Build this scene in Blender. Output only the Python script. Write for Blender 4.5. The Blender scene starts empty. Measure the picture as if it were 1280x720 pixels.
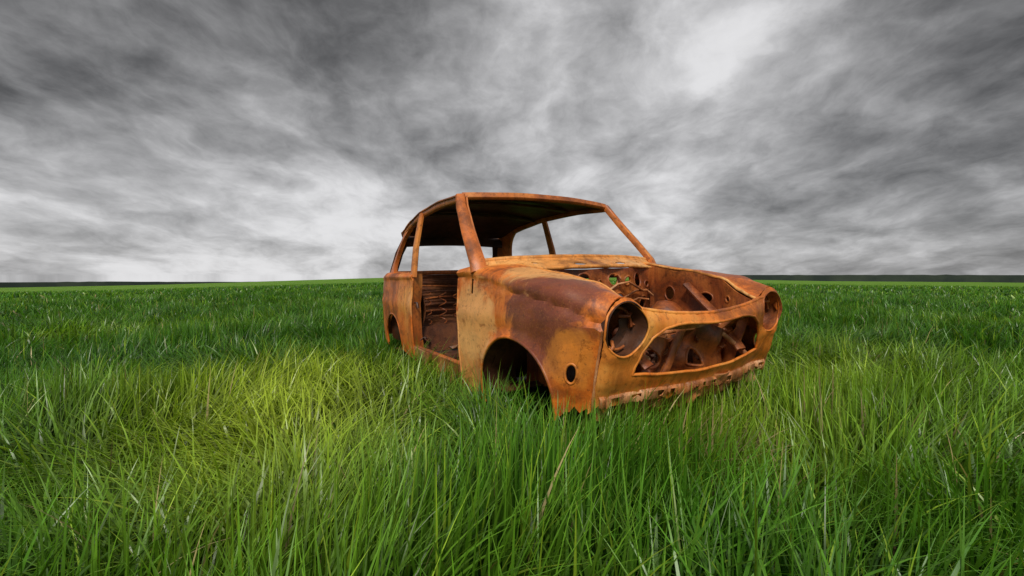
import bpy, math, random, numpy as np
from mathutils import Vector, Matrix, noise
from mathutils.geometry import delaunay_2d_cdt
random.seed(7); rng=np.random.default_rng(11)
scene=bpy.context.scene
scene.view_settings.view_transform='Standard'; scene.view_settings.look='None'; scene.view_settings.exposure=0
def link(o,parent=None):
    bpy.context.collection.objects.link(o)
    if parent: o.parent=parent
    return o
# ------------------------------------------------------------ camera
CAM=Vector((2.620,-1.749,0.576)); YAW=math.radians(147.81); PIT=math.radians(-1.65); FPX=549.0
def camaxes(roll):
    fw=Vector((math.cos(PIT)*math.cos(YAW),math.cos(PIT)*math.sin(YAW),math.sin(PIT)))
    r=fw.cross(Vector((0,0,1))).normalized(); u=r.cross(fw)
    r2=r*math.cos(roll)+u*math.sin(roll); u2=-r*math.sin(roll)+u*math.cos(roll)
    M=Matrix((r2,u2,-fw)).transposed().to_4x4(); M.translation=CAM
    return M
M0=camaxes(0); M1=camaxes(math.radians(-1.72))
cd=bpy.data.cameras.new("camera"); cam=link(bpy.data.objects.new("camera",cd)); cam.matrix_world=M0
cd.sensor_width=36; cd.lens=36*FPX/1280; cd.clip_start=0.05; cd.clip_end=5000
scene.camera=cam
def pxdir(px,py):
    d=M0.to_3x3()@Vector(((px-640)/FPX,-(py-360)/FPX,-1)); return d.normalized()
# ------------------------------------------------------------ materials
class NT:
    def __init__(s,nt): s.nt=nt; s.l=nt.links
    def n(s,t,**k):
        n=s.nt.nodes.new(t)
        for a,b in k.items(): setattr(n,a,b)
        return n
    def val(s,sock,v):
        if isinstance(v,bpy.types.NodeSocket): s.l.new(v,sock)
        else: sock.default_value=v
    def math(s,op,a,b=0.0,c=None,clamp=False):
        n=s.n('ShaderNodeMath',operation=op,use_clamp=clamp); s.val(n.inputs[0],a); s.val(n.inputs[1],b)
        if c is not None: s.val(n.inputs[2],c)
        return n.outputs[0]
    def noise(s,vec,scale,detail=6,rough=.55,dist=0.0):
        n=s.n('ShaderNodeTexNoise'); s.l.new(vec,n.inputs['Vector']); n.inputs['Scale'].default_value=scale
        n.inputs['Detail'].default_value=detail; n.inputs['Roughness'].default_value=rough; n.inputs['Distortion'].default_value=dist
        return n.outputs['Fac']
    def ramp(s,fac,pts):
        n=s.n('ShaderNodeValToRGB'); s.l.new(fac,n.inputs[0]); e=n.color_ramp.elements
        while len(e)<len(pts): e.new(.5)
        for i,(p,c) in enumerate(pts):
            e[i].position=p; e[i].color=(*c,1) if len(c)==3 else c
        return n.outputs[0]
    def mix(s,f,a,b,mode='MIX'):
        n=s.n('ShaderNodeMix',data_type='RGBA',blend_type=mode); s.val(n.inputs[0],f)
        for k,v in ((6,a),(7,b)):
            if isinstance(v,tuple) and len(v)==3: v=(*v,1)
            s.val(n.inputs[k],v)
        return n.outputs[2]
    def map(s,vec,scale=(1,1,1),loc=(0,0,0),rot=(0,0,0)):
        n=s.n('ShaderNodeMapping'); s.l.new(vec,n.inputs[0]); n.inputs['Scale'].default_value=scale; n.inputs['Location'].default_value=loc; n.inputs['Rotation'].default_value=rot
        return n.outputs[0]
def newmat(name):
    m=bpy.data.materials.new(name); m.use_nodes=True; return m,NT(m.node_tree),m.node_tree.nodes['Principled BSDF']
def rust(name,cols,dark=.35,spots=None,bump=.35,seed=0.0,pit=.55):
    """cols: dark, mid, light"""
    m,t,b=newmat(name)
    oc=t.n('ShaderNodeTexCoord').outputs['Object']; co=t.map(oc,loc=(seed,seed*.7,seed*.3))
    n1=t.noise(co,2.9,10,.62,.5)
    mid2=tuple(lerp_(a,b_,.35) for a,b_ in zip(cols[1],cols[2]))
    base=t.ramp(n1,[(.32,cols[0]),(.41,tuple(x*.55 for x in cols[1])),(.47,cols[1]),(.57,mid2),(.68,cols[2])])
    n2=t.noise(co,9,12,.72,.6)
    mot=t.ramp(n2,[(.50,(0,0,0)),(.60,(1,1,1))])
    c=t.mix(t.math('MULTIPLY',mot,dark),base,cols[0])
    st=t.noise(t.map(co,scale=(22,22,1.2)),1.0,7,.65,.3)
    c=t.mix(t.math('MULTIPLY',t.ramp(st,[(.50,(0,0,0)),(.66,(1,1,1))]),.5),c,tuple(x*.42 for x in cols[1]))
    c=t.mix(t.math('MULTIPLY',t.ramp(st,[(.30,(1,1,1)),(.44,(0,0,0))]),.35),c,cols[2])
    if spots:
        for (p,rad,colr,amt) in spots:
            vm=t.n('ShaderNodeVectorMath',operation='DISTANCE'); 
            t.l.new(oc,vm.inputs[0]); vm.inputs[1].default_value=p
            d=t.math('DIVIDE',vm.outputs['Value'],rad)
            nn=t.noise(co,5,10,.68,.8)
            d=t.math('ADD',d,t.math('MULTIPLY',t.math('SUBTRACT',nn,.5),2.1))
            f=t.ramp(d,[(.74,(1,1,1)),(1.04,(0,0,0))])
            sc=t.mix(t.ramp(n2,[(.40,(0,0,0)),(.62,(1,1,1))]),colr,tuple(min(.9,x*(1.8 if sum(colr)<.4 else .68)) for x in colr))
            c=t.mix(t.math('MULTIPLY',f,amt),c,sc)
    n3=t.noise(co,42,8,.75)
    sp=t.ramp(n3,[(.36,(1,1,1)),(.43,(0,0,0))])
    c=t.mix(t.math('MULTIPLY',sp,pit),c,(.055,.02,.010))
    n5=t.noise(co,16,9,.7,.3)
    c=t.mix(t.math('MULTIPLY',t.ramp(n5,[(.56,(0,0,0)),(.62,(1,1,1))]),.55),c,tuple(x*.32 for x in cols[1]))
    n4=t.noise(co,130,5,.7)
    c=t.mix(t.math('MULTIPLY',t.ramp(n4,[(.52,(0,0,0)),(.72,(1,1,1))]),.2),c,cols[2])
    t.l.new(c,b.inputs['Base Color'])
    r=t.math('MULTIPLY_ADD',n2,.5,.22); t.l.new(r,b.inputs['Roughness'])
    b.inputs['Specular IOR Level'].default_value=.5
    bp=t.n('ShaderNodeBump'); bp.inputs['Strength'].default_value=bump; bp.inputs['Distance'].default_value=.005
    h=t.math('ADD',t.math('MULTIPLY',n2,1.0),t.math('ADD',t.math('MULTIPLY',n3,.35),t.math('MULTIPLY',n4,.10)))
    t.l.new(h,bp.inputs['Height']); t.l.new(bp.outputs[0],b.inputs['Normal'])
    return m
def lerp_(a,b,t): return a+(b-a)*t
OR=(.66,.155,.016); TAN=(.85,.36,.080); DK=(.15,.036,.012); RED=(.115,.028,.016)
PALE=(.92,.50,.18)
mat_side=rust("rust_side",(DK,OR,TAN),.34,spots=[((.58,-.70,.36),.24,PALE,.65),((1.16,-.70,.47),.30,RED,.92),((1.14,.70,.50),.28,RED,.8),((.96,-.48,.60),.22,(.86,.44,.15),.8),((.50,-.70,.1),.20,PALE,.5),((-.44,-.68,.40),.12,PALE,.4),((1.30,-.66,.26),.13,(.80,.28,.04),.6)])
mat_front=rust("rust_front",((.20,.05,.014),(.74,.190,.018),(.90,.40,.085)),.30,seed=3.1)
mat_roof=rust("rust_roof",(DK,(.46,.12,.02),(.66,.24,.055)),.5,seed=6.3)
mat_pillar=rust("rust_pillar",((.13,.04,.015),(.54,.135,.02),(.70,.25,.05)),.5,seed=1.7)
mat_scuttle=rust("rust_scuttle",(DK,(.72,.27,.05),(.90,.52,.19)),.35,seed=9.2)
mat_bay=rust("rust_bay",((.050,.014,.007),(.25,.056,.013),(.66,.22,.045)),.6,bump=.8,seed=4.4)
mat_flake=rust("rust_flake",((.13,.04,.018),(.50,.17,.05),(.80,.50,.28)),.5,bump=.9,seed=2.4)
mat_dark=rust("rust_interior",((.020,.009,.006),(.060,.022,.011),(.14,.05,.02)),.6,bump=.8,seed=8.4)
# ------------------------------------------------------------ car
car=link(bpy.data.objects.new("rusted_car_shell",None))
car.matrix_world=M0@M1.inverted()
def sm(t): t=max(0,min(1,t)); return t*t*(3-2*t)
def lerp(a,b,t): return a+(b-a)*t
def nz(p,s=3.0,o=0.0): return noise.noise(Vector((p[0]*s+o,p[1]*s+o*1.3,p[2]*s-o)))
def dent(p,a=.004):
    return Vector((p[0]+a*nz(p,4,3.1),p[1]+a*nz(p,4,7.7),p[2]+a*nz(p,4,11.3)))
def mkobj(name,verts,faces,mat,thick=0,split=40,smooth=True):
    me=bpy.data.meshes.new(name); me.from_pydata([tuple(v) for v in verts],[],faces); me.update()
    if smooth:
        me.polygons.foreach_set("use_smooth",[True]*len(me.polygons))
    me.materials.append(mat)
    o=link(bpy.data.objects.new(name,me),car)
    if thick:
        md=o.modifiers.new("s",'SOLIDIFY'); md.thickness=thick; md.offset=0
    if split and smooth:
        md=o.modifiers.new("e",'EDGE_SPLIT'); md.split_angle=math.radians(split)
    return o
def densify(poly,sp,closed=True):
    out=[]; n=len(poly)
    for i in range(n if closed else n-1):
        a=Vector(poly[i]); b=Vector(poly[(i+1)%n]); k=max(1,int(math.ceil((b-a).length/sp)))
        for j in range(k): out.append(a.lerp(b,j/k))
    if not closed: out.append(Vector(poly[-1]))
    return out
def ell(cx,cy,rx,ry,n=28,a0=0): return [(cx+rx*math.cos(a0+2*math.pi*i/n),cy+ry*math.sin(a0+2*math.pi*i/n)) for i in range(n)]
def inside(poly,x,y):
    c=False; n=len(poly); j=n-1
    for i in range(n):
        xi,yi=poly[i]; xj,yj=poly[j]
        if (yi>y)!=(yj>y) and x<(xj-xi)*(y-yi)/(yj-yi)+xi: c=not c
        j=i
    return c
def rag(poly,amp,s=9,o=0): return [(p[0]+amp*noise.noise(Vector((p[0]*s+o,p[1]*s,o))),p[1]+amp*noise.noise(Vector((p[0]*s,p[1]*s+o,5+o)))) for p in poly]
def tube(name,pts,r,mat,closed=False,seg=8,rv=0.0):
    P=[Vector(p) for p in pts]; n=len(P); V=[];F=[]; up=None
    for i in range(n):
        a=P[(i-1)%n] if (closed or i>0) else P[i]; b=P[(i+1)%n] if (closed or i<n-1) else P[i]
        t=(b-a).normalized() if (b-a).length>1e-9 else Vector((1,0,0))
        if up is None: up=Vector((0,0,1)) if abs(t.z)<.9 else Vector((1,0,0))
        s=t.cross(up); s=s.normalized() if s.length>1e-6 else t.orthogonal().normalized(); up=s.cross(t).normalized()
        rr=r*(1+rv*noise.noise(P[i]*20))
        for k in range(seg):
            an=2*math.pi*k/seg; V.append(P[i]+(s*math.cos(an)+up*math.sin(an))*rr)
    for i in range(n if closed else n-1):
        for k in range(seg):
            j=(i+1)%n; F.append((i*seg+k,i*seg+(k+1)%seg,j*seg+(k+1)%seg,j*seg+k))
    if not closed: F.append(tuple(range(seg))[::-1]); F.append(tuple((n-1)*seg+k for k in range(seg)))
    return mkobj(name,V,F,mat,split=60)
def panel(name,outer,holes,f,sp,mat,thick=.006,rims=(),rr=.008,dn=.004):
    outer=[(p[0],p[1]) for p in densify(outer,sp)]
    holes=[[(p[0],p[1]) for p in densify(h,sp*.7)] for h in holes]
    vs=[];es=[]
    for loop in [outer]+holes:
        b=len(vs); vs+= [Vector(p) for p in loop]; es+=[(b+i,b+(i+1)%len(loop)) for i in range(len(loop))]
    xs=[p[0] for p in outer]; ys=[p[1] for p in outer]
    nx=int((max(xs)-min(xs))/sp)+1; ny=int((max(ys)-min(ys))/sp)+1
    allb=np.array([tuple(v) for v in vs])
    for i in range(nx):
        for j in range(ny):
            x=min(xs)+(i+.5+.5*(j%2))*sp; y=min(ys)+(j+.5)*sp
            if not inside(outer,x,y) or any(inside(h,x,y) for h in holes): continue
            if np.min((allb[:,0]-x)**2+(allb[:,1]-y)**2)<(sp*.5)**2: continue
            vs.append(Vector((x,y)))
    r=delaunay_2d_cdt(vs,es,[],0,1e-6); V2,F=r[0],r[2]
    keep=[]
    for fc in F:
        cx=sum(V2[i].x for i in fc)/len(fc); cy=sum(V2[i].y for i in fc)/len(fc)
        if inside(outer,cx,cy) and not any(inside(h,cx,cy) for h in holes): keep.append(tuple(fc))
    V=[dent(f(v.x,v.y),dn) for v in V2]
    o=mkobj(name,V,keep,mat,thick)
    for k in rims:
        loop=outer if k==-1 else holes[k]
        tube(name+"_rim",[dent(f(*p),dn) for p in loop],rr,mat,True)
    return o
def interp(st,x):
    if x<=st[0][0]: return st[0][1:]
    for a,b in zip(st,st[1:]):
        if x<=b[0]:
            t=(x-a[0])/(b[0]-a[0]); t=t*.6+.4*sm(t); return tuple(lerp(p,q,t) for p,q in zip(a[1:],b[1:]))
    return st[-1][1:]
def tuck(z): return .022+(.25*max(0,.36-z) if z<.36 else 0.0)
ST=[ # x, then 5 (y,z) shoulder control points
(-1.52,.555,.55,.55,.58,.53,.60,.51,.61,.46,.615),
(-1.44,.60,.56,.59,.585,.575,.605,.55,.62,.50,.625),
(-1.24,.635,.57,.628,.60,.615,.62,.60,.63,.56,.635),
(-.95,.66,.565,.655,.59,.645,.605,.635,.612,.60,.62),
(-.45,.685,.565,.68,.585,.672,.597,.66,.603,.63,.607),
(.38,.71,.575,.707,.595,.70,.607,.69,.613,.67,.617),
(.52,.71,.575,.705,.605,.69,.622,.66,.632,.60,.638),
(.62,.71,.555,.70,.595,.67,.615,.59,.632,.48,.638),
(1.0,.705,.485,.695,.53,.66,.556,.57,.573,.46,.578),
(1.25,.685,.44,.672,.493,.635,.528,.55,.540,.44,.528),
(1.38,.645,.39,.632,.452,.585,.492,.51,.50,.415,.46),
(1.46,.612,.36,.60,.42,.56,.465,.51,.48,.405,.425)]
def catm(P,q):
    n=len(P)-1; s=q*n; i=min(int(s),n-1); t=s-i
    p0=P[max(i-1,0)];p1=P[i];p2=P[i+1];p3=P[min(i+2,n)]
    return tuple(.5*((2*b)+(-a+c)*t+(2*a-5*b+4*c-d)*t*t+(-a+3*b-3*c+d)*t*t*t) for a,b,c,d in zip(p0,p1,p2,p3))
def W(sgn):
    def f(x,v):
        s=interp(ST,x); P=[(s[2*i],s[2*i+1]) for i in range(5)]
        if v<=P[0][1]:
            z=v; y=P[0][0]
            y-= .10*max(0,.16-z)+ .045*(max(0,(z-.30))/.28)**2*0.4
            y+= .006*math.exp(-((z-.38)/.04)**2)
        else:
            q=min(1,(v-P[0][1])/.30); y,z=catm(P,q)
            if q<.25: y-=.018*(1-q/.25)
        k=sm((x-1.2)/.26)
        da=math.hypot((x-.95)/.285,(z-.04)/.26)
        if z<.45: y+=.016*math.exp(-((da-1.0)/.07)**2)*sm((.42-z)/.1)
        return Vector((x-tuck(z)*k,sgn*y,z))
    return f
def topv(x): return interp(ST,x)[1]+.30
for sgn,nm in ((-1,"right"),(1,"left")):
    f=W(sgn)
    arch=[(.95+.285*math.cos(a),.04+.26*math.sin(a)) for a in [math.pi*(-.06)+ (math.pi*1.18)*i/30 for i in range(31)]]
    bot=[(1.46,.035),(1.43,.05),(1.40,.03),(1.36,.055),(1.32,.03),(1.285,.03)]
    out=[(.40,-.03)]+[(.40,z) for z in (.2,.4,.56)]
    out+=[(.40,topv(.4))]+[(x,topv(x)) for x in np.linspace(.45,1.46,26)]
    out+=[(1.46,.4)]+bot
    out+=[a for a in arch if a[1]>-.06]
    out+=[(.62,-.06)]
    holes=[ell(1.335,.185,.036,.040,20)]
    holes.append(rag([(.550,.49),(.578,.49),(.578,.565),(.552,.565)],.006))
    if sgn<0:
        holes.append(rag(ell(.66,.005,.03,.03,12),.01))
    panel("wing_"+nm,out,holes,f,.026,mat_side,.006,rims=(0,),rr=.006)
    tube("arch_lip_"+nm,[dent(f(*p)) for p in arch if p[1]>-.05],.008,mat_side)
    V=[];F=[]
    AA=[p for p in arch if p[1]>-.05]
    for i,p in enumerate(AA):
        q=f(*p); V+= [q,q+Vector((0,-sgn*.05,0)),q+Vector((0,-sgn*.20,.02+.02*nz(q,6)))]
        if i: b=3*i; F+=[(b-3,b,b+1,b-2),(b-2,b+1,b+2,b-1)]
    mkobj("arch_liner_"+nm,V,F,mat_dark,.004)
    arch2=[(-.98+.25*math.cos(a),.06+.23*math.sin(a)) for a in [math.pi*1.1-(math.pi*1.2)*i/24 for i in range(25)]][::-1]
    out=[(-.44,-.02),(-.44,.2),(-.43,.4),(-.44,.56),(-.45,topv(-.45))]+[(x,topv(x)) for x in np.linspace(-.55,-1.52,16)]
    out+=[(-1.52,.3),(-1.50,.10),(-1.40,.03),(-1.24,-.0)]
    out+=[a for a in arch2[::-1] if a[1]>.01]
    panel("quarter_panel_"+nm,out,[rag(ell(-1.40,.42,.03,.04,12),.01)] if sgn<0 else [],f,.035,mat_side,.006,dn=.006)
    tube("rear_arch_lip_"+nm,[f(*p) for p in arch2 if p[1]>.01],.009,mat_side)
    sill=[(-.46,.08)]+[(x,.085+.004*math.sin(9*x)) for x in np.linspace(-.4,.4,9)]+[(.42,-.06)]+[(x,-.07+.02*nz((x,0,0),8)) for x in np.linspace(.38,-.42,12)]
    panel("sill_"+nm,sill,[rag(ell(-.1,.02,.06,.025,12),.02)],lambda x,z,f=f:f(x,z)+Vector((0,0,0)),.03,mat_flake,.008,dn=.006)
    tube("sill_step_"+nm,[f(x,.085)+Vector((0,-sgn*.015,0)) for x in np.linspace(-.45,.42,14)],.014,mat_pillar,rv=.3)
    for xx,dx,nme in ((.40,.03,"hinge_post_"),(-.435,-.04,"lock_post_")):
        V=[];F=[];zs=np.linspace(.0,.61,20)
        for i,z in enumerate(zs):
            q=f(xx,min(z,.57)); q.z=z
            V+=[q,q+Vector((dx*.3,-sgn*.03,0)),q+Vector((dx,-sgn*.085,0)),q+Vector((dx*2.6,-sgn*.10,0))]
            if i:
                b=4*i; F+=[(b-4+k,b+k,b+k+1,b-3+k) for k in range(3)]
        V=[dent(v,.006) for v in V]
        mkobj(nme+nm,V,F,mat_side if dx>0 else mat_pillar,.005)
        tube(nme+"edge_"+nm,[dent(f(xx,z)) for z in np.linspace(0,.57,14)],.008,mat_side)
    for z in (.18,.43):
        mkobj("hinge_plate_"+nm,[(.385+dx,sgn*(.70-dy),z+dz) for dx in (0,.012) for dy in (.01,.06) for dz in (0,.06)],[(0,1,3,2),(4,6,7,5),(0,4,5,1),(2,3,7,6),(0,2,6,4),(1,5,7,3)],mat_dark,smooth=False)
    tube("lock_remnant_"+nm,[(-.43,sgn*.66,.40),(-.40,sgn*.655,.40),(-.395,sgn*.65,.36)],.010,mat_dark,rv=.6)
    tube("belt_edge_"+nm,[f(x,topv(x)) for x in np.linspace(-.46,-1.2,12)],.01,mat_pillar)
    tube("wing_gutter_"+nm,[dent(f(x,topv(x))) for x in np.linspace(.62,1.46,24)],.008,mat_scuttle,rv=.4)
# beams -------------------------------------------------------
def beam(name,path,w,d,wv,mat,bev=.25,dn=.003,taper=None):
    P=densify([tuple(p) for p in path],.05,False); P=[Vector(p) for p in P]; n=len(P);V=[];F=[]
    prof=[]
    for sx,sy in ((1,1),(-1,1),(-1,-1),(1,-1)):
        c=[(1,1-bev*2),(1-bev*1.2,1)] if (sx,sy) in ((1,1),(-1,-1)) else [(1-bev*1.2,1),(1,1-bev*2)]
        prof+=[(sx*a,sy*b) for a,b in c]
    m=len(prof)
    for i,p in enumerate(P):
        t=(P[min(i+1,n-1)]-P[max(i-1,0)]).normalized(); wd=Vector(wv); wd=(wd-t*wd.dot(t)).normalized(); dd=t.cross(wd)
        k=1 if taper is None else lerp(taper[0],taper[1],i/(n-1))
        for a,b in prof: V.append(dent(p+wd*a*w/2*k+dd*b*d/2,dn))
    for i in range(n-1):
        for k in range(m): F.append((i*m+k,i*m+(k+1)%m,(i+1)*m+(k+1)%m,(i+1)*m+k))
    F.append(tuple(range(m))); F.append(tuple((n-1)*m+k for k in range(m))[::-1])
    return mkobj(name,V,F,mat,split=45)
ZE=[(-1.12,.945),(-1.05,.968),(-.8,1.025),(-.49,1.063),(-.1,1.074),(.23,1.057)]
YE=[(-1.12,.49),(-1.05,.515),(-.49,.555),(-.1,.58),(.23,.60)]
def ze(x): return interp(ZE,x)[0]
def ye(x): return interp(YE,x)[0]
def roof(drop=0,inset=0):
    V=[];F=[];nx,ny=34,34
    for i in range(nx+1):
        a=-1+2*i/nx
        a2=math.copysign(1-(1-abs(a))**1.6,a)
        for j in range(ny+1):
            b=-1+2*j/ny; b2=math.copysign(1-(1-abs(b))**1.6,b)
            bowf=.09*(1-b2*b2); xf=.24+bowf; xr=-1.10-.07*(1-b2*b2)
            x=lerp(xr,xf,(a2+1)/2)*(1-inset*.02)
            yy=ye(x)*(1-.10*max(0,abs(a2)-.85)/.15*0.6)*(1-inset*.03)
            dome=(1-abs(b2)**3.2)**.6*(1-abs(a2)**5)**.6
            z=ze(max(-1.12,min(.23,x)))+.056*dome+.012*(1-b2*b2)-drop
            V.append(dent((x,yy*b2,z),.005))
    for i in range(nx):
        for j in range(ny):
            k=i*(ny+1)+j; F.append((k,k+1,k+ny+2,k+ny+1))
    return V,F
V,F=roof(); mkobj("roof",V,F,mat_roof,.005)
V,F=roof(.014,1); mkobj("roof_underside_shade",V,F,mat_dark,.003)  # added dark sheet: shade under the roof put into its colour
for xx in (-.15,-.6):
    beam("roof_rib",[(xx,y,ze(xx)+.03*(1-(y/.56)**2)-.0) for y in np.linspace(-.52,.52,9)],.05,.02,(1,0,0),mat_dark)
for sgn,nm in ((-1,"right"),(1,"left")):
    A=[(.60,sgn*.675,.60),(.575,sgn*.672,.655),(.42,sgn*.645,.83),(.29,sgn*.615,.985),(.235,sgn*.592,1.06)]
    beam("a_pillar_"+nm,A,.066,.036,(.35,sgn*-.9,0.15),mat_pillar,taper=(1.3,.85))
    beam("a_pillar_flange_"+nm,[(p[0]+.012,p[1]-sgn*.035,p[2]) for p in A[1:]],.012,.03,(.3,-sgn*.9,0.1),mat_roof)
    beam("cant_rail_"+nm,[(x,sgn*(ye(x)-.012),ze(x)-.012) for x in np.linspace(.24,-1.08,14)],.04,.042,(0,1,0),mat_pillar)
    tube("gutter_"+nm,[(x,sgn*(ye(x)+.010),ze(x)+.002) for x in np.linspace(.24,-1.10,22)],.007,mat_roof,rv=.3)
    beam("b_pillar_"+nm,[(-.455,sgn*.655,.58),(-.47,sgn*.62,.80),(-.49,sgn*.558,1.05)],.075,.03,(1,0,0),mat_pillar,taper=(1.1,.8))
    V=[];F=[]
    n=16
    for i in range(n+1):
        t=i/n; z=lerp(.60,.98,t); flare=.09*(abs(2*t-1)**3)
        y=sgn*lerp(.60,.508,t**1.1)
        xf=lerp(-1.13,-.96,t)+flare; xr=lerp(-1.30,-1.11,t)-flare*.3
        for k in range(5):
            s=k/4; V.append(dent((lerp(xf,xr,s),y-sgn*.05*s**2,z),.004))
        if i:
            b=5*i; F+=[(b-5+k,b+k,b+k+1,b-4+k) for k in range(4)]
    mkobj("c_pillar_"+nm,V,F,mat_pillar,.03)
    beam("rear_screen_side_"+nm,[(-1.33,sgn*.53,.62),(-1.24,sgn*.50,.80),(-1.14,sgn*.44,.96)],.07,.02,(0,1,0),mat_dark)
beam("windscreen_header",[(.235+.09*(1-(y/.59)**2),y,1.057+.012*(1-(y/.59)**2)) for y in np.linspace(-.58,.58,15)],.045,.03,(-.5,0,1),mat_roof)
beam("rear_header",[(-1.11-.06*(1-(y/.5)**2),y,.915+.02*(1-(y/.5)**2)) for y in np.linspace(-.49,.49,11)],.15,.03,(-.6,0,1),mat_dark)
beam("rear_screen_sill",[(-1.33-.06*(1-(y/.5)**2),y,.625) for y in np.linspace(-.55,.55,11)],.06,.04,(1,0,0),mat_pillar)
# scuttle -----------------------------------------------------
def scut(y,s):
    k=1-(y/.68)**2
    yy=y*lerp(1,.80,s)
    x=lerp(.555+.10*k,.72+.09*k,s); z=lerp(.648,.60,s**1.3)+.012*k-.012*(abs(y)/.68)**6
    if s<.12: z+=.010*(1-s/.12)
    return Vector((x,yy,z))
holes=[rag(ell(y,.72,.05,.12,14),.02,o=y) for y in (-.15,.22)]+[ell(.45,.5,.02,.09,12),ell(-.42,.45,.02,.09,12)]
panel("scuttle",[(-.66,0),(.66,0),(.66,1),(-.66,1)],holes,lambda y,s:scut(y,s),.035,mat_scuttle,.006)
tube("screen_lower_rail",[scut(y,0)+Vector((-.01,0,.004)) for y in np.linspace(-.66,.66,26)],.014,mat_scuttle,rv=.2)
tube("scuttle_front_edge",[scut(y,1)+Vector((.004,0,.0)) for y in np.linspace(-.62,.62,26)],.010,mat_scuttle,rv=.5)
hs=[]
for (y,z,r) in [(-.36,.53,.032),(-.25,.515,.022),(-.14,.535,.038),(-.02,.51,.024),(.09,.53,.036),(.20,.52,.026),(.31,.525,.042),(.41,.50,.022),
                (-.33,.41,.05),(-.1,.40,.045),(.14,.38,.075),(.36,.38,.05),(-.2,.25,.07),(.05,.22,.04),(.3,.22,.06)]:
    hs.append(rag(ell(y,z,r,r,16),.006,o=y*9))
def bulk(y,z): return Vector((.80-.05*(y/.46)**2-.05*sm((.48-z)/.3)+.015*math.sin(y*23)*math.sin(z*19),y,z))
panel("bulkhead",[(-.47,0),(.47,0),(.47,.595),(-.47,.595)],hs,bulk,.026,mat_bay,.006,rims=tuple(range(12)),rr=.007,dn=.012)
for q in range(14):
    y=random.uniform(-.42,.42); z=random.uniform(.3,.57); p=bulk(y,z)
    tube("stub",[p,p+Vector((.03,.0,.005)),p+Vector((.045,random.uniform(-.02,.02),-.02))],random.uniform(.006,.012),mat_bay,rv=.6)
for k in range(4):
    y0=random.uniform(-.4,.1)
    tube("old_pipe",[bulk(y0+.07*j,.34+.05*k+.03*math.sin(j*1.3+k))+Vector((.03+.02*math.sin(j+k),0,0)) for j in range(7)],.007,mat_flake,rv=.4)
for sgn,nm in ((-1,"right"),(1,"left")):
    def fl(x,z,sgn=sgn):
        s=interp(ST,x); yi=s[8]-.012
        return Vector((x-tuck(z)*sm((x-1.2)/.26),sgn*(yi-.05*sm((.45-z)/.3)+.012*math.sin(x*17)),z))
    def ft(x): return interp(ST,x)[9]-.004
    out=[(.75,.0),(1.44,.03)]+[(x,ft(x)) for x in np.linspace(1.44,.75,12)]
    hs=[rag(ell(1.33,.30,.055,.05,14),.012),rag(ell(1.14,.42,.05,.035,14),.012),rag(ell(.9,.44,.04,.05,14),.01),rag(ell(1.30,.42,.018,.018,10),.002)]
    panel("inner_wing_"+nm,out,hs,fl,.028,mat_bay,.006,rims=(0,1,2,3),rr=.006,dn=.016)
    beam("brace_"+nm,[(1.40,sgn*.33,.18),(1.22,sgn*.38,.36),(1.05,sgn*.40,.50)],.05,.02,(0,1,.3),mat_bay,dn=.012)
    beam("strut_"+nm,[(1.40,sgn*.40,.38),(1.15,sgn*.30,.14),(1.0,sgn*.26,.05)],.06,.03,(0,1,0),mat_bay,dn=.012)
    V=[];F=[];n=18
    for i,(r,z) in enumerate([(.10,.08),(.095,.25),(.085,.36),(.05,.40),(.02,.41)]):
        for k in range(n):
            a=2*math.pi*k/n; V.append(dent((.97+r*math.cos(a),sgn*.33+r*math.sin(a),z),.02))
        if i:
            for k in range(n): F.append(((i-1)*n+k,(i-1)*n+(k+1)%n,i*n+(k+1)%n,i*n+k))
    mkobj("suspension_tower_"+nm,V,F,mat_bay,.004)
# ------------------------------------------------------------ front panel
def lipz(y): a=abs(y)/.405; return .386+.039*a**2
outl=[(-.612,.03),(-.612,.36),(-.60,.42),(-.582,.447),(-.56,.465),(-.535,.476),(-.51,.48),(-.48,.476),(-.45,.458)]
outl+=[(y,lipz(y)) for y in np.linspace(-.405,.405,21)]
outl+=[(-p[0],p[1]) for p in outl[:9][::-1]]
OUTD=np.array([tuple(p) for p in densify(outl,.01)])
def FR(y,z):
    m=(OUTD[:,1]>.2)|(abs(OUTD[:,0])>.6)
    d=math.sqrt(np.min((OUTD[m,0]-y)**2+(OUTD[m,1]-z)**2))
    x=1.463+.018*math.sin(min(1,d/.035)*math.pi/2)+.035*max(0,1-(abs(y)/.45)**2)-tuck(z)
    dh=math.hypot(abs(y)-.51,z-.36)
    x+=.006*math.exp(-((dh-.113)/.012)**2)
    x+=.006*math.exp(-((z-.20-.06*(abs(y)/.6))/.018)**2)*sm((abs(y)-.40)/.05)
    x-=.02*sm((.16-z)/.08)
    return Vector((x,y,z))
gr=[(-.440,.170),(-.435,.20),(-.412,.26),(-.372,.315),(-.315,.348),(-.25,.358)]
gr+=[(y,lipz(y)-.036) for y in np.linspace(-.2,.2,7)]+[(-p[0],p[1]) for p in gr[::-1]]
gr+=[(y,.140+.032*(abs(y)/.43)**2+.006*nz((y,0,0),8)) for y in np.linspace(.38,-.38,14)]
low=[(y,.052+.035*nz((y,1,2),7)+.03*nz((y,1,2),23)) for y in np.linspace(.58,-.58,70)]
fo=outl+low
holes=[ell(-.51,.36,.1055,.1055,40),ell(.51,.36,.100,.100,40),gr]
panel("front_panel",fo,holes,FR,.020,mat_front,.007,rims=(2,),rr=.007,dn=.005)
tube("bonnet_lip",[dent(FR(y,lipz(y))+Vector((-.004,0,.004))) for y in np.linspace(-.43,.43,34)],.009,mat_front,rv=.15)
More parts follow.
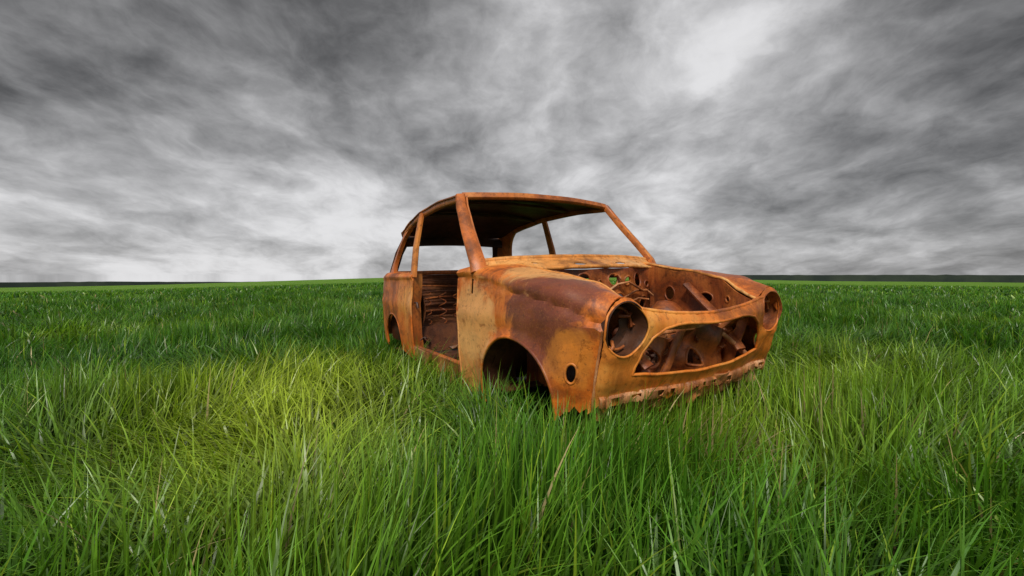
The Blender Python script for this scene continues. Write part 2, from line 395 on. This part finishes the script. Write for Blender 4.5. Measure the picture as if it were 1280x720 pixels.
tube("wing_seam_right",[dent(W(-1)(1.455,z)+Vector((.003,-.002,0))) for z in np.linspace(.04,.36,20)],.0055,mat_flake,rv=.4)
tube("wing_seam_left",[dent(W(1)(1.455,z)+Vector((.003,.002,0))) for z in np.linspace(.04,.36,20)],.0055,mat_flake,rv=.4)
V=[];F=[]
ys=np.linspace(-.42,.42,36)
for i,y in enumerate(ys):
    p=FR(y,lipz(y)); V+=[p+Vector((-.005,0,-.004)),p+Vector((-.045,0,-.014)),p+Vector((-.085-.02*nz((y,0,0),7),0,-.035)),p+Vector((-.09,0,-.07))]
    if i: b=4*i; F+=[(b-4+k,b+k,b+k+1,b-3+k) for k in range(3)]
mkobj("slam_panel",[dent(v,.012) for v in V],F,mat_flake,.006)
V=[];F=[];ys=np.linspace(-.585,.585,220)
for i,y in enumerate(ys):
    zc=.092-.012*(1-(y/.6)**2)
    p=FR(y,zc); e=.5*nz((y,0,3),12)+.45*nz((y,0,3),38)+.3*nz((y,0,3),90); k=max(.1,min(1.7,.75+e*1.7))
    V+=[p+Vector((0,0,.008)),p+Vector((.010*k,0,.004)),p+Vector((.017*k,0,-.006+.010*e)),p+Vector((.014*k,0,-.022-.022*e)),p+Vector((.006*k,0,-.035-.03*abs(e)))]
    if i:
        b=5*i
        for q in range(4):
            if q>=2 and nz((y,q*3,3),17)<-.12: continue
            F.append((b-5+q,b+q,b+q+1,b-4+q))
mkobj("lower_seam",[dent(v,.010) for v in V],F,mat_flake,.004)
for kk,(off,zb,am,mt) in enumerate([(-.015,-.015,.07,mat_flake),(-.06,-.07,.07,mat_bay),(-.12,-.12,.05,mat_dark)]):
    vo=[(y,.10) for y in np.linspace(-.56,.56,20)]+[(y,zb+am*nz((y,4+kk,2),6)+.05*nz((y,4,2+kk),19)) for y in np.linspace(.56,-.56,70)]
    hv=[rag(ell(y+.07*kk,z,rx,rz,20),.05,14,y*5+kk) for y,z,rx,rz in [(-.42,.045,.05,.018),(-.22,.04,.06,.02),(-.02,.045,.05,.018),(.2,.04,.06,.02),(.42,.045,.05,.018)]] if kk<2 else []
    panel("valance",vo,hv,lambda y,z,off=off:FR(y,max(z,-.02))+Vector((off-.25*max(0,-z)-.05*nz((y,z,1+off*9),6)-.02*nz((y,z,3),17),0,min(0,z+.02))),.017,mt,.006,dn=.02)
for kk,(x0,mt) in enumerate([(1.33,mat_bay),(1.22,mat_dark)]):
    vo=[(y,.0) for y in np.linspace(-.44,.44,6)]+[(y,.30-.05*kk+.05*nz((y,kk,0),5)-.03*abs(y)) for y in np.linspace(.44,-.44,30)]
    hv=[rag(ell(y,z,r,r*.75,18),.05,8,y*3+kk) for y,z,r in ([(-.27,.20,.075),(.03,.17,.06),(.28,.20,.07)] if kk==0 else [(.1,.15,.05)])]
    panel("grille_backing",vo,hv,lambda y,z,x0=x0,kk=kk:Vector((x0-.5*max(0,.2-z)*.3+.09*nz((y,z,kk),3.2)+.05*nz((y,z,kk),9),y,z)),.022,mt,.006,dn=.02,rims=tuple(range(len(hv))),rr=.007)
for sgn,nm in ((-1,"right"),(1,"left")):
    V=[];F=[];n=40; Rk=1.02 if sgn<0 else .97
    pr=[(.105,.002),(.102,-.006),(.101,-.03),(.099,-.06),(.090,-.085),(.055,-.10)]
    for i,(r,dx) in enumerate(pr):
        for k in range(n):
            a=2*math.pi*k/n; y=sgn*.51+r*math.cos(a)*Rk; z=.36+r*math.sin(a)*Rk
            p=Vector((1.480+dx-tuck(z)*.95,y,z)); V.append(dent(p,.005 if i<2 else .014))
        if i:
            for k in range(n):
                if i>=4 and (k%13 in (3,4,5)): continue
                F.append(((i-1)*n+k,(i-1)*n+(k+1)%n,i*n+(k+1)%n,i*n+k))
    mkobj("headlight_bowl_"+nm,V,F,mat_dark if sgn<0 else mat_bay,.004)
    R0=.1065 if sgn<0 else .101
    tube("headlight_rim_"+nm,[dent(FR(sgn*.51+R0*math.cos(a),.36+R0*math.sin(a)),.005) for a in np.linspace(0,2*math.pi,49)[:-1]],.005,mat_front,True)
    tube("headlight_inner_ring_"+nm,[dent((1.40,sgn*.51+.083*math.cos(a),.36+.083*math.sin(a)),.01) for a in np.linspace(0,5.2,30)],.006,mat_bay,rv=.5)
    for a in (.6,2.5,4.3):
        tube("headlight_bracket_"+nm,[(1.40,sgn*.51+.098*math.cos(a),.36+.098*math.sin(a)),(1.41,sgn*.51+.075*math.cos(a),.36+.075*math.sin(a)),(1.38,sgn*.51+.055*math.cos(a+.3),.36+.055*math.sin(a+.3))],.007,mat_bay,rv=.5)
beam("front_crossmember",[(1.28,y,.07) for y in np.linspace(-.45,.45,10)],.10,.07,(1,0,0),mat_bay,dn=.02)
beam("radiator_support",[(1.35,-.20,.10),(1.36,-.05,.34)],.045,.02,(0,1,0),mat_bay,dn=.02)
tube("bent_brace",[(1.38,.40,.15),(1.36,.25,.26),(1.34,.05,.31),(1.32,-.15,.30),(1.28,-.32,.22)],.013,mat_flake,rv=.5)
V=[];F=[]
n=40
for i in range(n+1):
    for j in range(n+1):
        y=-.42+.84*i/n; x=.78+.58*j/n
        V.append((x,y,.05+.13*noise.fractal(Vector((x*5,y*5,1)),1,2,5)+.10*math.exp(-((x-1.1)/.15)**2)))
for i in range(n):
    for j in range(n):
        k=i*(n+1)+j; F.append((k,k+1,k+n+2,k+n+1))
mkobj("engine_bay_debris",V,F,mat_bay,smooth=True)
for q in range(46):
    c=Vector((random.uniform(.9,1.36),random.uniform(-.38,.38),random.uniform(.08,.27)))
    R=Matrix.Rotation(random.uniform(0,6.3),4,'Z')@Matrix.Rotation(random.uniform(-1.2,1.2),4,'X')
    m=11; r0=random.uniform(.025,.075); el=random.uniform(.25,.8)
    V=[c]+[c+R@Vector((r0*random.uniform(.6,1.2)*math.cos(2*math.pi*k/m),el*r0*random.uniform(.5,1)*math.sin(2*math.pi*k/m),random.uniform(-.02,.02))) for k in range(m)]
    mkobj("torn_plate",V,[(0,1+k,1+(k+1)%m) for k in range(m)],mat_bay if q%3 else mat_flake,.004)
# ------------------------------------------------------------ interior
def grid(name,f,nu,nv,mat,th=.005):
    V=[f(i/nu,j/nv) for i in range(nu+1) for j in range(nv+1)]
    F=[(i*(nv+1)+j,i*(nv+1)+j+1,(i+1)*(nv+1)+j+1,(i+1)*(nv+1)+j) for i in range(nu) for j in range(nv)]
    return mkobj(name,V,F,mat,th)
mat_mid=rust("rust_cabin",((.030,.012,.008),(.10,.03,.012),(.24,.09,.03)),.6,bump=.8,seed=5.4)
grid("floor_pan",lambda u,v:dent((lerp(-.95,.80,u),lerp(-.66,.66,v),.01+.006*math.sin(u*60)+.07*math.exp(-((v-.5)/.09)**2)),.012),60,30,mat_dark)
grid("toe_board",lambda u,v:dent((lerp(.62,.80,u),lerp(-.66,.66,v),lerp(.02,.35,u)),.01),10,20,mat_dark)
grid("seat_pan",lambda u,v:dent((lerp(-.50,-.95,u),lerp(-.60,.60,v),[.02,.20][u>.01]+.03*u),.01),12,24,mat_mid)
grid("rear_bulkhead",lambda u,v:dent((lerp(-.90,-1.10,u)+.012*math.sin(u*40),lerp(-.60,.60,v),lerp(.2,.60,u)),.008),40,24,mat_mid)
grid("parcel_shelf",lambda u,v:dent((lerp(-1.08,-1.38,u),lerp(-.58,.58,v),.60),.006),10,20,mat_mid)
for k in range(7):
    z=.25+.05*k
    beam("seat_back_rib",[( -.84-.02*k,y,z+.008*math.sin(y*9+k)) for y in np.linspace(-.55,.55,9)],.018,.012,(1,0,0),mat_bay if k%2 else mat_mid,dn=.014)
for k in range(9):
    y=-.5+.125*k
    tube("seat_spring",[( -.60+.03*math.cos(a),y+.03*math.sin(a),.22+.012*a) for a in np.linspace(0,20,60)],.0035,mat_bay,seg=5)
for q in range(30):
    c=Vector((random.uniform(-.8,.3),random.uniform(-.6,.5),random.uniform(.04,.16)))
    R=Matrix.Rotation(random.uniform(0,6.3),4,'Z')@Matrix.Rotation(random.uniform(-1,1),4,'X')
    m=9; r0=random.uniform(.03,.10)
    V=[c]+[c+R@Vector((r0*random.uniform(.5,1.2)*math.cos(2*math.pi*k/m),.6*r0*random.uniform(.4,1)*math.sin(2*math.pi*k/m),random.uniform(-.02,.02))) for k in range(m)]
    mkobj("cabin_debris",V,[(0,1+k,1+(k+1)%m) for k in range(m)],mat_mid if q%4 else mat_bay,.004)
beam("dash_rail",[(.47,y,.565) for y in np.linspace(-.65,.65,8)],.06,.05,(1,0,0),mat_dark)
grid("parcel_tray",lambda u,v:dent((lerp(.40,.62,u),lerp(-.64,.64,v),.42-.02*u),.008),8,20,mat_dark)
beam("cross_member",[(.02,y,.05) for y in np.linspace(-.64,.64,8)],.12,.06,(1,0,0),mat_mid,dn=.01)
for sgn in (-1,1):
    grid("inner_quarter",lambda u,v,s=sgn:dent((lerp(-.50,-1.25,u),s*(.575+.02*math.sin(v*9)),lerp(.05,.60,v)),.01),16,12,mat_mid)
panel("rear_panel",[(-.545,.06),(.545,.06),(.55,.3),(.50,.6),(-.50,.6),(-.55,.3)],[rag([(-.33,.2),(.33,.2),(.31,.55),(-.31,.55)],.004)],lambda y,z:Vector((-1.50-.05*(1-(y/.56)**2)+.06*sm((z-.5)/.15),y,z)),.04,mat_side,.006,rims=(0,))
grid("rear_deck",lambda u,v:dent((lerp(-1.33,-1.49,u)-.05*(1-((v-.5)*2)**2),lerp(-.54,.54,v),lerp(.63,.605,u)),.004),5,20,mat_pillar)
# ------------------------------------------------------------ terrain
_T=rng.random((256,256))
def vnoise(x,y,s,o=0):
    x=x*s+o*17.3+500; y=y*s+o*9.1+500; xi=np.floor(x).astype(int); yi=np.floor(y).astype(int); fx=x-xi; fy=y-yi
    fx=fx*fx*(3-2*fx); fy=fy*fy*(3-2*fy); g=lambda a,b:_T[a%256,b%256]
    return (g(xi,yi)*(1-fx)+g(xi+1,yi)*fx)*(1-fy)+(g(xi,yi+1)*(1-fx)+g(xi+1,yi+1)*fx)*fy
def nsm(t): t=np.clip(t,0,1); return t*t*(3-2*t)
def polar(x,y):
    dx=x-CAM.x; dy=y-CAM.y; r=np.hypot(dx,dy); a=np.arctan2(dy,dx)-YAW; a=(a+np.pi)%(2*np.pi)-np.pi
    return r,a
GZ=-.15
def terr(x,y):
    r,a=polar(x,y)
    c=np.where(a>0,.0175*nsm(a/.85),.0100*nsm(-a/.7))
    z=GZ+.07*(vnoise(x,y,1.1,1)-.5)+.06*(vnoise(x,y,.35,2)-.5)-c*np.maximum(r-7,0)
    z+=np.minimum(r/60,1)*.5*(vnoise(x,y,.03,3)-.5)
    return z
R=np.concatenate([[0.05],np.geomspace(.4,900,90)]); NA=240
aa=np.linspace(0,2*np.pi,NA,endpoint=False)
gx=CAM.x+R[:,None]*np.cos(aa)[None]; gy=CAM.y+R[:,None]*np.sin(aa)[None]; gz=terr(gx,gy)
V=np.stack([gx.ravel(),gy.ravel(),gz.ravel()],1).tolist()
F=[(i*NA+k,i*NA+(k+1)%NA,(i+1)*NA+(k+1)%NA,(i+1)*NA+k) for i in range(len(R)-1) for k in range(NA)]; F.append(tuple(range(NA))[::-1])
me=bpy.data.meshes.new("ground"); me.from_pydata(V,[],F); me.polygons.foreach_set("use_smooth",[True]*len(F))
m,t,b=newmat("field"); g=t.n('ShaderNodeNewGeometry').outputs['Position']
n1=t.noise(g,.5,8,.65); n2=t.noise(g,9,6,.7); n3=t.noise(t.map(g,scale=(.05,.05,.05)),1,6,.6)
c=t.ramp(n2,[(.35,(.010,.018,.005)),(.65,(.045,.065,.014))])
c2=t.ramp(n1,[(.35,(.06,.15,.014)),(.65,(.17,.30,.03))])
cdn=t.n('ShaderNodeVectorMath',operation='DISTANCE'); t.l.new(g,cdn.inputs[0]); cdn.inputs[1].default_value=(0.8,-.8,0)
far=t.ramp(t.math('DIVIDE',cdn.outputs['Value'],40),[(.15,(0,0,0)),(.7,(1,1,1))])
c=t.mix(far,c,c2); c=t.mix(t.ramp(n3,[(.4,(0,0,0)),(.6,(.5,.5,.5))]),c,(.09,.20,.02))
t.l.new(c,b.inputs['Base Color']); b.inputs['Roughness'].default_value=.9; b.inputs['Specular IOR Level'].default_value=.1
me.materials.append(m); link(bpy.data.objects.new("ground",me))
V=[];F=[]; NH=500
for i in range(NH):
    a=YAW-math.pi+2*math.pi*i/NH; rel=(a-YAW+math.pi)%(2*math.pi)-math.pi
    e=(-.0115 if rel>0 else -.0002)*sm(abs(rel)/.7)-.004*(1-sm(abs(rel)/.35))
    if rel>0: e-=.006*(1-sm((rel-.35)/.45))
    e+=.0014*noise.noise(Vector((rel*9,1,0)))+.0009*noise.noise(Vector((rel*70,1,0)))
    x=CAM.x+math.cos(a)*700; y=CAM.y+math.sin(a)*700
    V+=[(x,y,-25),(x,y,CAM.z+700*(e+.001)),(CAM.x+math.cos(a)*780,CAM.y+math.sin(a)*780,CAM.z+760*(e+.001))]
    j=(i+1)%NH; F+=[(3*i,3*j,3*j+1,3*i+1),(3*i+1,3*j+1,3*j+2,3*i+2)]
me=bpy.data.meshes.new("hills"); me.from_pydata(V,[],F)
m,t,b=newmat("hills"); g=t.n('ShaderNodeNewGeometry').outputs['Position']
t.l.new(t.ramp(t.noise(g,.03,6,.6),[(.4,(.022,.032,.030)),(.6,(.045,.058,.045))]),b.inputs['Base Color']); b.inputs['Roughness'].default_value=1
me.materials.append(m); link(bpy.data.objects.new("hills",me))
# ------------------------------------------------------------ grass
def blades(x,y,h,w,k):
    N=len(x); z0=terr(x,y)
    fa=vnoise(x,y,.5,5)*2*np.pi*1.3+vnoise(x,y,3.2,6)*7.0-1.0
    phi=fa+rng.normal(0,.85,N)
    lean=np.clip(.15+.95*vnoise(x,y,1.7,7)+rng.normal(0,.30,N),.03,1.5)
    tw=phi+np.pi/2+rng.normal(0,.7,N)
    lv=np.linspace(0,1,k+1)
    dx,dy=np.cos(phi),np.sin(phi)
    nv=2*k+1
    co=np.zeros((N,nv,3)); tt=np.zeros(nv)
    for i,t in enumerate(lv):
        cx=x+dx*lean*h*(t**1.9)*.85; cy=y+dy*lean*h*(t**1.9)*.85
        droop=np.maximum(lean-.5,0)
        cz=z0-.01+h*(t-.22*lean*t**2-.50*droop*t**3)
        if i<k:
            ww=w*.5*(1-t**1.6)*(0.7+.6*min(t*3,1)*.5)
            co[:,2*i,0]=cx-np.cos(tw)*ww; co[:,2*i,1]=cy-np.sin(tw)*ww; co[:,2*i,2]=cz
            co[:,2*i+1,0]=cx+np.cos(tw)*ww; co[:,2*i+1,1]=cy+np.sin(tw)*ww; co[:,2*i+1,2]=cz
            tt[2*i]=tt[2*i+1]=t
        else:
            co[:,2*i,0]=cx; co[:,2*i,1]=cy; co[:,2*i,2]=cz; tt[2*i]=1
    loc=[]; 
    for i in range(k-1): loc+=[2*i,2*i+1,2*i+3,2*i+2]
    loc+=[2*k-2,2*k-1,2*k]
    loops=(np.arange(N)[:,None]*nv+np.array(loc)[None]).ravel()
    ls=np.array([4*i for i in range(k-1)]+[4*(k-1)]); L=4*(k-1)+3
    starts=(np.arange(N)[:,None]*L+ls[None]).ravel()
    r1=rng.random(N); patch=vnoise(x,y,.55,8)*.6+vnoise(x,y,2.3,9)*.4
    ca=np.array([.030,.140,.014]); cb=np.array([.130,.335,.022]); cc=np.array([.48,.60,.05]); cdry=np.array([.50,.40,.20])
    rr,aa_=polar(x,y)
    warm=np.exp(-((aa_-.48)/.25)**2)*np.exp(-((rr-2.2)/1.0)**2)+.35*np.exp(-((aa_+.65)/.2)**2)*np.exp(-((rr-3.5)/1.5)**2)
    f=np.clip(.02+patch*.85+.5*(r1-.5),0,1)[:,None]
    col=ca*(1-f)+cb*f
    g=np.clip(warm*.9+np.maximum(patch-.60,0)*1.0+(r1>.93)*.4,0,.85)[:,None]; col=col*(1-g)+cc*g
    dp=.010+.25*np.exp(-((x-1.72)**2+(y+.35)**2)/.05)+.10*np.exp(-((x-1.7)**2+(y-.3)**2)/.08)
    dry=(rng.random(N)<dp)[:,None]; col=np.where(dry,cdry*(.5+.6*rng.random(N))[:,None],col)
    col=col*(.42+1.0*rng.random(N))[:,None]
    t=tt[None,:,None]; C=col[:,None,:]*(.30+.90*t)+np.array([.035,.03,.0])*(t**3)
    C=np.concatenate([C,np.ones((N,nv,1))],2)
    return co.reshape(-1,3),loops,starts,C.reshape(-1,4)
def scatter(r0,r1,dens,amax):
    area=amax*(r1*r1-r0*r0); N=int(area*dens)
    r=np.sqrt(rng.random(N)*(r1*r1-r0*r0)+r0*r0); a=(rng.random(N)*2-1)*amax+YAW
    return CAM.x+r*np.cos(a),CAM.y+r*np.sin(a)
off=0;lo=0
Vs=[];Ls=[];Ss=[];Cs=[]
for (r0,r1,dens,w,hh,k,am) in [(.60,1.6,3900,.0098,(.17,.44),7,1.25),(1.6,3.2,2900,.0100,(.16,.40),5,1.15),(3.2,6,1400,.012,(.15,.35),4,1.1),(6,12,480,.018,(.14,.32),3,1.05),(12,26,120,.03,(.15,.30),3,1.0),(26,70,14,.09,(.18,.34),2,.98)]:
    x,y=scatter(r0,r1,dens,am)
    cl=vnoise(x,y,4.5,20)*.6+vnoise(x,y,11,21)*.4
    keep=rng.random(len(x))<np.clip(-.15+2.0*cl,0.03,1)
    inc=(x>-1.42)&(x<1.30)&(np.abs(y)<.64)
    keep&=~inc
    x=x[keep];y=y[keep]
    hgt=hh[0]+(hh[1]-hh[0])*np.clip(vnoise(x,y,1.3,22)*.50+vnoise(x,y,4,23)*.45-.05+rng.random(len(x))*.42,0,1.2)
    hgt*=np.where(rng.random(len(x))<.15,.5,1)
    A=blades(x,y,hgt,w*(.4+1.0*rng.random(len(x))),k)
    Vs.append(A[0]);Ls.append(A[1]+off);Ss.append(A[2]+lo);Cs.append(A[3]); off+=len(A[0]);lo+=len(A[1])
Vs=np.concatenate(Vs);Ls=np.concatenate(Ls);Ss=np.concatenate(Ss);Cs=np.concatenate(Cs)
me=bpy.data.meshes.new("grass"); me.vertices.add(len(Vs)); me.vertices.foreach_set("co",Vs.astype(np.float32).ravel())
me.loops.add(len(Ls)); me.loops.foreach_set("vertex_index",Ls.astype(np.int32)); me.polygons.add(len(Ss)); me.polygons.foreach_set("loop_start",Ss.astype(np.int32))
me.update(calc_edges=True)
ca=me.color_attributes.new("col",'FLOAT_COLOR','POINT'); ca.data.foreach_set("color",Cs.astype(np.float32).ravel())
me.polygons.foreach_set("use_smooth",np.ones(len(Ss),dtype=bool))
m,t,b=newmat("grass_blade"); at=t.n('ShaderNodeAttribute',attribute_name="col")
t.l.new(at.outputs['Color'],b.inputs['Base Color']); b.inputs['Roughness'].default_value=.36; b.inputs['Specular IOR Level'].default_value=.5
tr=t.n('ShaderNodeBsdfTranslucent'); t.l.new(t.mix(1.0,at.outputs['Color'],(1.25,1.35,.6),'MULTIPLY'),tr.inputs[0])
mx=t.n('ShaderNodeMixShader'); mx.inputs[0].default_value=.35; t.l.new(b.outputs[0],mx.inputs[1]); t.l.new(tr.outputs[0],mx.inputs[2])
t.l.new(mx.outputs[0],m.node_tree.nodes['Material Output'].inputs['Surface'])
me.materials.append(m); link(bpy.data.objects.new("grass",me))
# ------------------------------------------------------------ sky
w=bpy.data.worlds.new("World"); scene.world=w; w.use_nodes=True; t=NT(w.node_tree); t.nt.nodes.clear()
SUN_EL=math.radians(48); sd=Vector((.75,-.66,0)).normalized()
tc=t.n('ShaderNodeTexCoord').outputs['Generated']
sep=t.n('ShaderNodeSeparateXYZ'); rot=t.map(tc,rot=(0,0,-YAW)); t.l.new(rot,sep.inputs[0])
zz=t.math('ADD',t.math('MAXIMUM',sep.outputs[2],0.0),.30)
cmb=t.n('ShaderNodeCombineXYZ'); t.l.new(t.math('DIVIDE',sep.outputs[0],zz),cmb.inputs[0]); t.l.new(t.math('DIVIDE',sep.outputs[1],zz),cmb.inputs[1])
pl=cmb.outputs[0]
wn=t.n('ShaderNodeTexNoise'); t.l.new(pl,wn.inputs['Vector']); wn.inputs['Scale'].default_value=2.4; wn.inputs['Detail'].default_value=4
wv=t.n('ShaderNodeVectorMath',operation='MULTIPLY_ADD'); t.l.new(wn.outputs['Color'],wv.inputs[0]); wv.inputs[1].default_value=(.32,.32,0); t.l.new(pl,wv.inputs[2])
n1=t.noise(t.map(wv.outputs[0],scale=(1.1,1.15,1),loc=(3.3,1.2,0)),1.15,5,.45,0)
n2=t.noise(t.map(wv.outputs[0],scale=(1.7,2.3,1),loc=(9,4,2)),1.7,12,.60,0)
n3=t.noise(t.map(rot,scale=(1,1,2.0),loc=(1,7,5)),8.0,12,.60,.3)
n4=t.noise(t.map(rot,scale=(1,1,1.7),loc=(4,2,8)),2.6,8,.5,.2)
v=t.math('ADD',.640,t.math('MULTIPLY',t.math('SUBTRACT',n1,.5),.65))
v=t.math('ADD',v,t.math('MULTIPLY',t.math('SUBTRACT',n2,.5),.66))
v=t.math('ADD',v,t.math('MULTIPLY',t.math('SUBTRACT',n3,.5),.30))
v=t.math('ADD',v,t.math('MULTIPLY',t.math('SUBTRACT',n4,.5),.30))
def lobe(px,py,k,amp):
    global v
    d=pxdir(px,py); vm=t.n('ShaderNodeVectorMath',operation='DOT_PRODUCT'); nm=t.n('ShaderNodeVectorMath',operation='NORMALIZE'); t.l.new(tc,nm.inputs[0]); t.l.new(nm.outputs[0],vm.inputs[0]); vm.inputs[1].default_value=d
    e=t.math('EXPONENT',t.math('MULTIPLY',t.math('SUBTRACT',vm.outputs['Value'],1.0),k))
    v=t.math('ADD',v,t.math('MULTIPLY',e,amp))
lobe(430,55,24,-.26); lobe(30,30,14,-.14); lobe(1190,120,30,-.22); lobe(60,200,30,-.05); lobe(1250,10,14,-.12); lobe(820,10,60,-.08)
lobe(690,200,14,.09); lobe(110,325,14,.22); lobe(420,290,30,.14); lobe(1000,270,20,.12); lobe(860,90,40,.10)
v=t.math('SMOOTH_MAX',v,.30,.12); v=t.math('SMOOTH_MIN',v,.90,.12)
lum=t.math('POWER',v,2.2)
cc=t.n('ShaderNodeCombineColor'); 
t.l.new(t.math('MULTIPLY',lum,.99),cc.inputs[0]); t.l.new(t.math('MULTIPLY',lum,.985),cc.inputs[1]); t.l.new(t.math('MULTIPLY',lum,1.00),cc.inputs[2])
sky=t.n('ShaderNodeTexSky',sky_type='NISHITA'); sky.sun_disc=False; sky.sun_elevation=SUN_EL; sky.sun_rotation=math.atan2(sd.x,sd.y)
bg1=t.n('ShaderNodeBackground'); t.l.new(sky.outputs[0],bg1.inputs[0]); bg1.inputs[1].default_value=.08
bg2=t.n('ShaderNodeBackground'); t.l.new(cc.outputs[0],bg2.inputs[0]); bg2.inputs[1].default_value=1.0
mx=t.n('ShaderNodeMixShader'); mx.inputs[0].default_value=.97; t.l.new(bg1.outputs[0],mx.inputs[1]); t.l.new(bg2.outputs[0],mx.inputs[2])
ow=t.n('ShaderNodeOutputWorld'); t.l.new(mx.outputs[0],ow.inputs[0])
sl=bpy.data.lights.new("sun",'SUN'); sl.energy=2.9; sl.angle=math.radians(12); sl.color=(1,.95,.86)
so=link(bpy.data.objects.new("sun",sl)); D=Vector((sd.x*math.cos(SUN_EL),sd.y*math.cos(SUN_EL),math.sin(SUN_EL)))
so.rotation_euler=D.to_track_quat('Z','Y').to_euler(); so.location=(0,0,20)
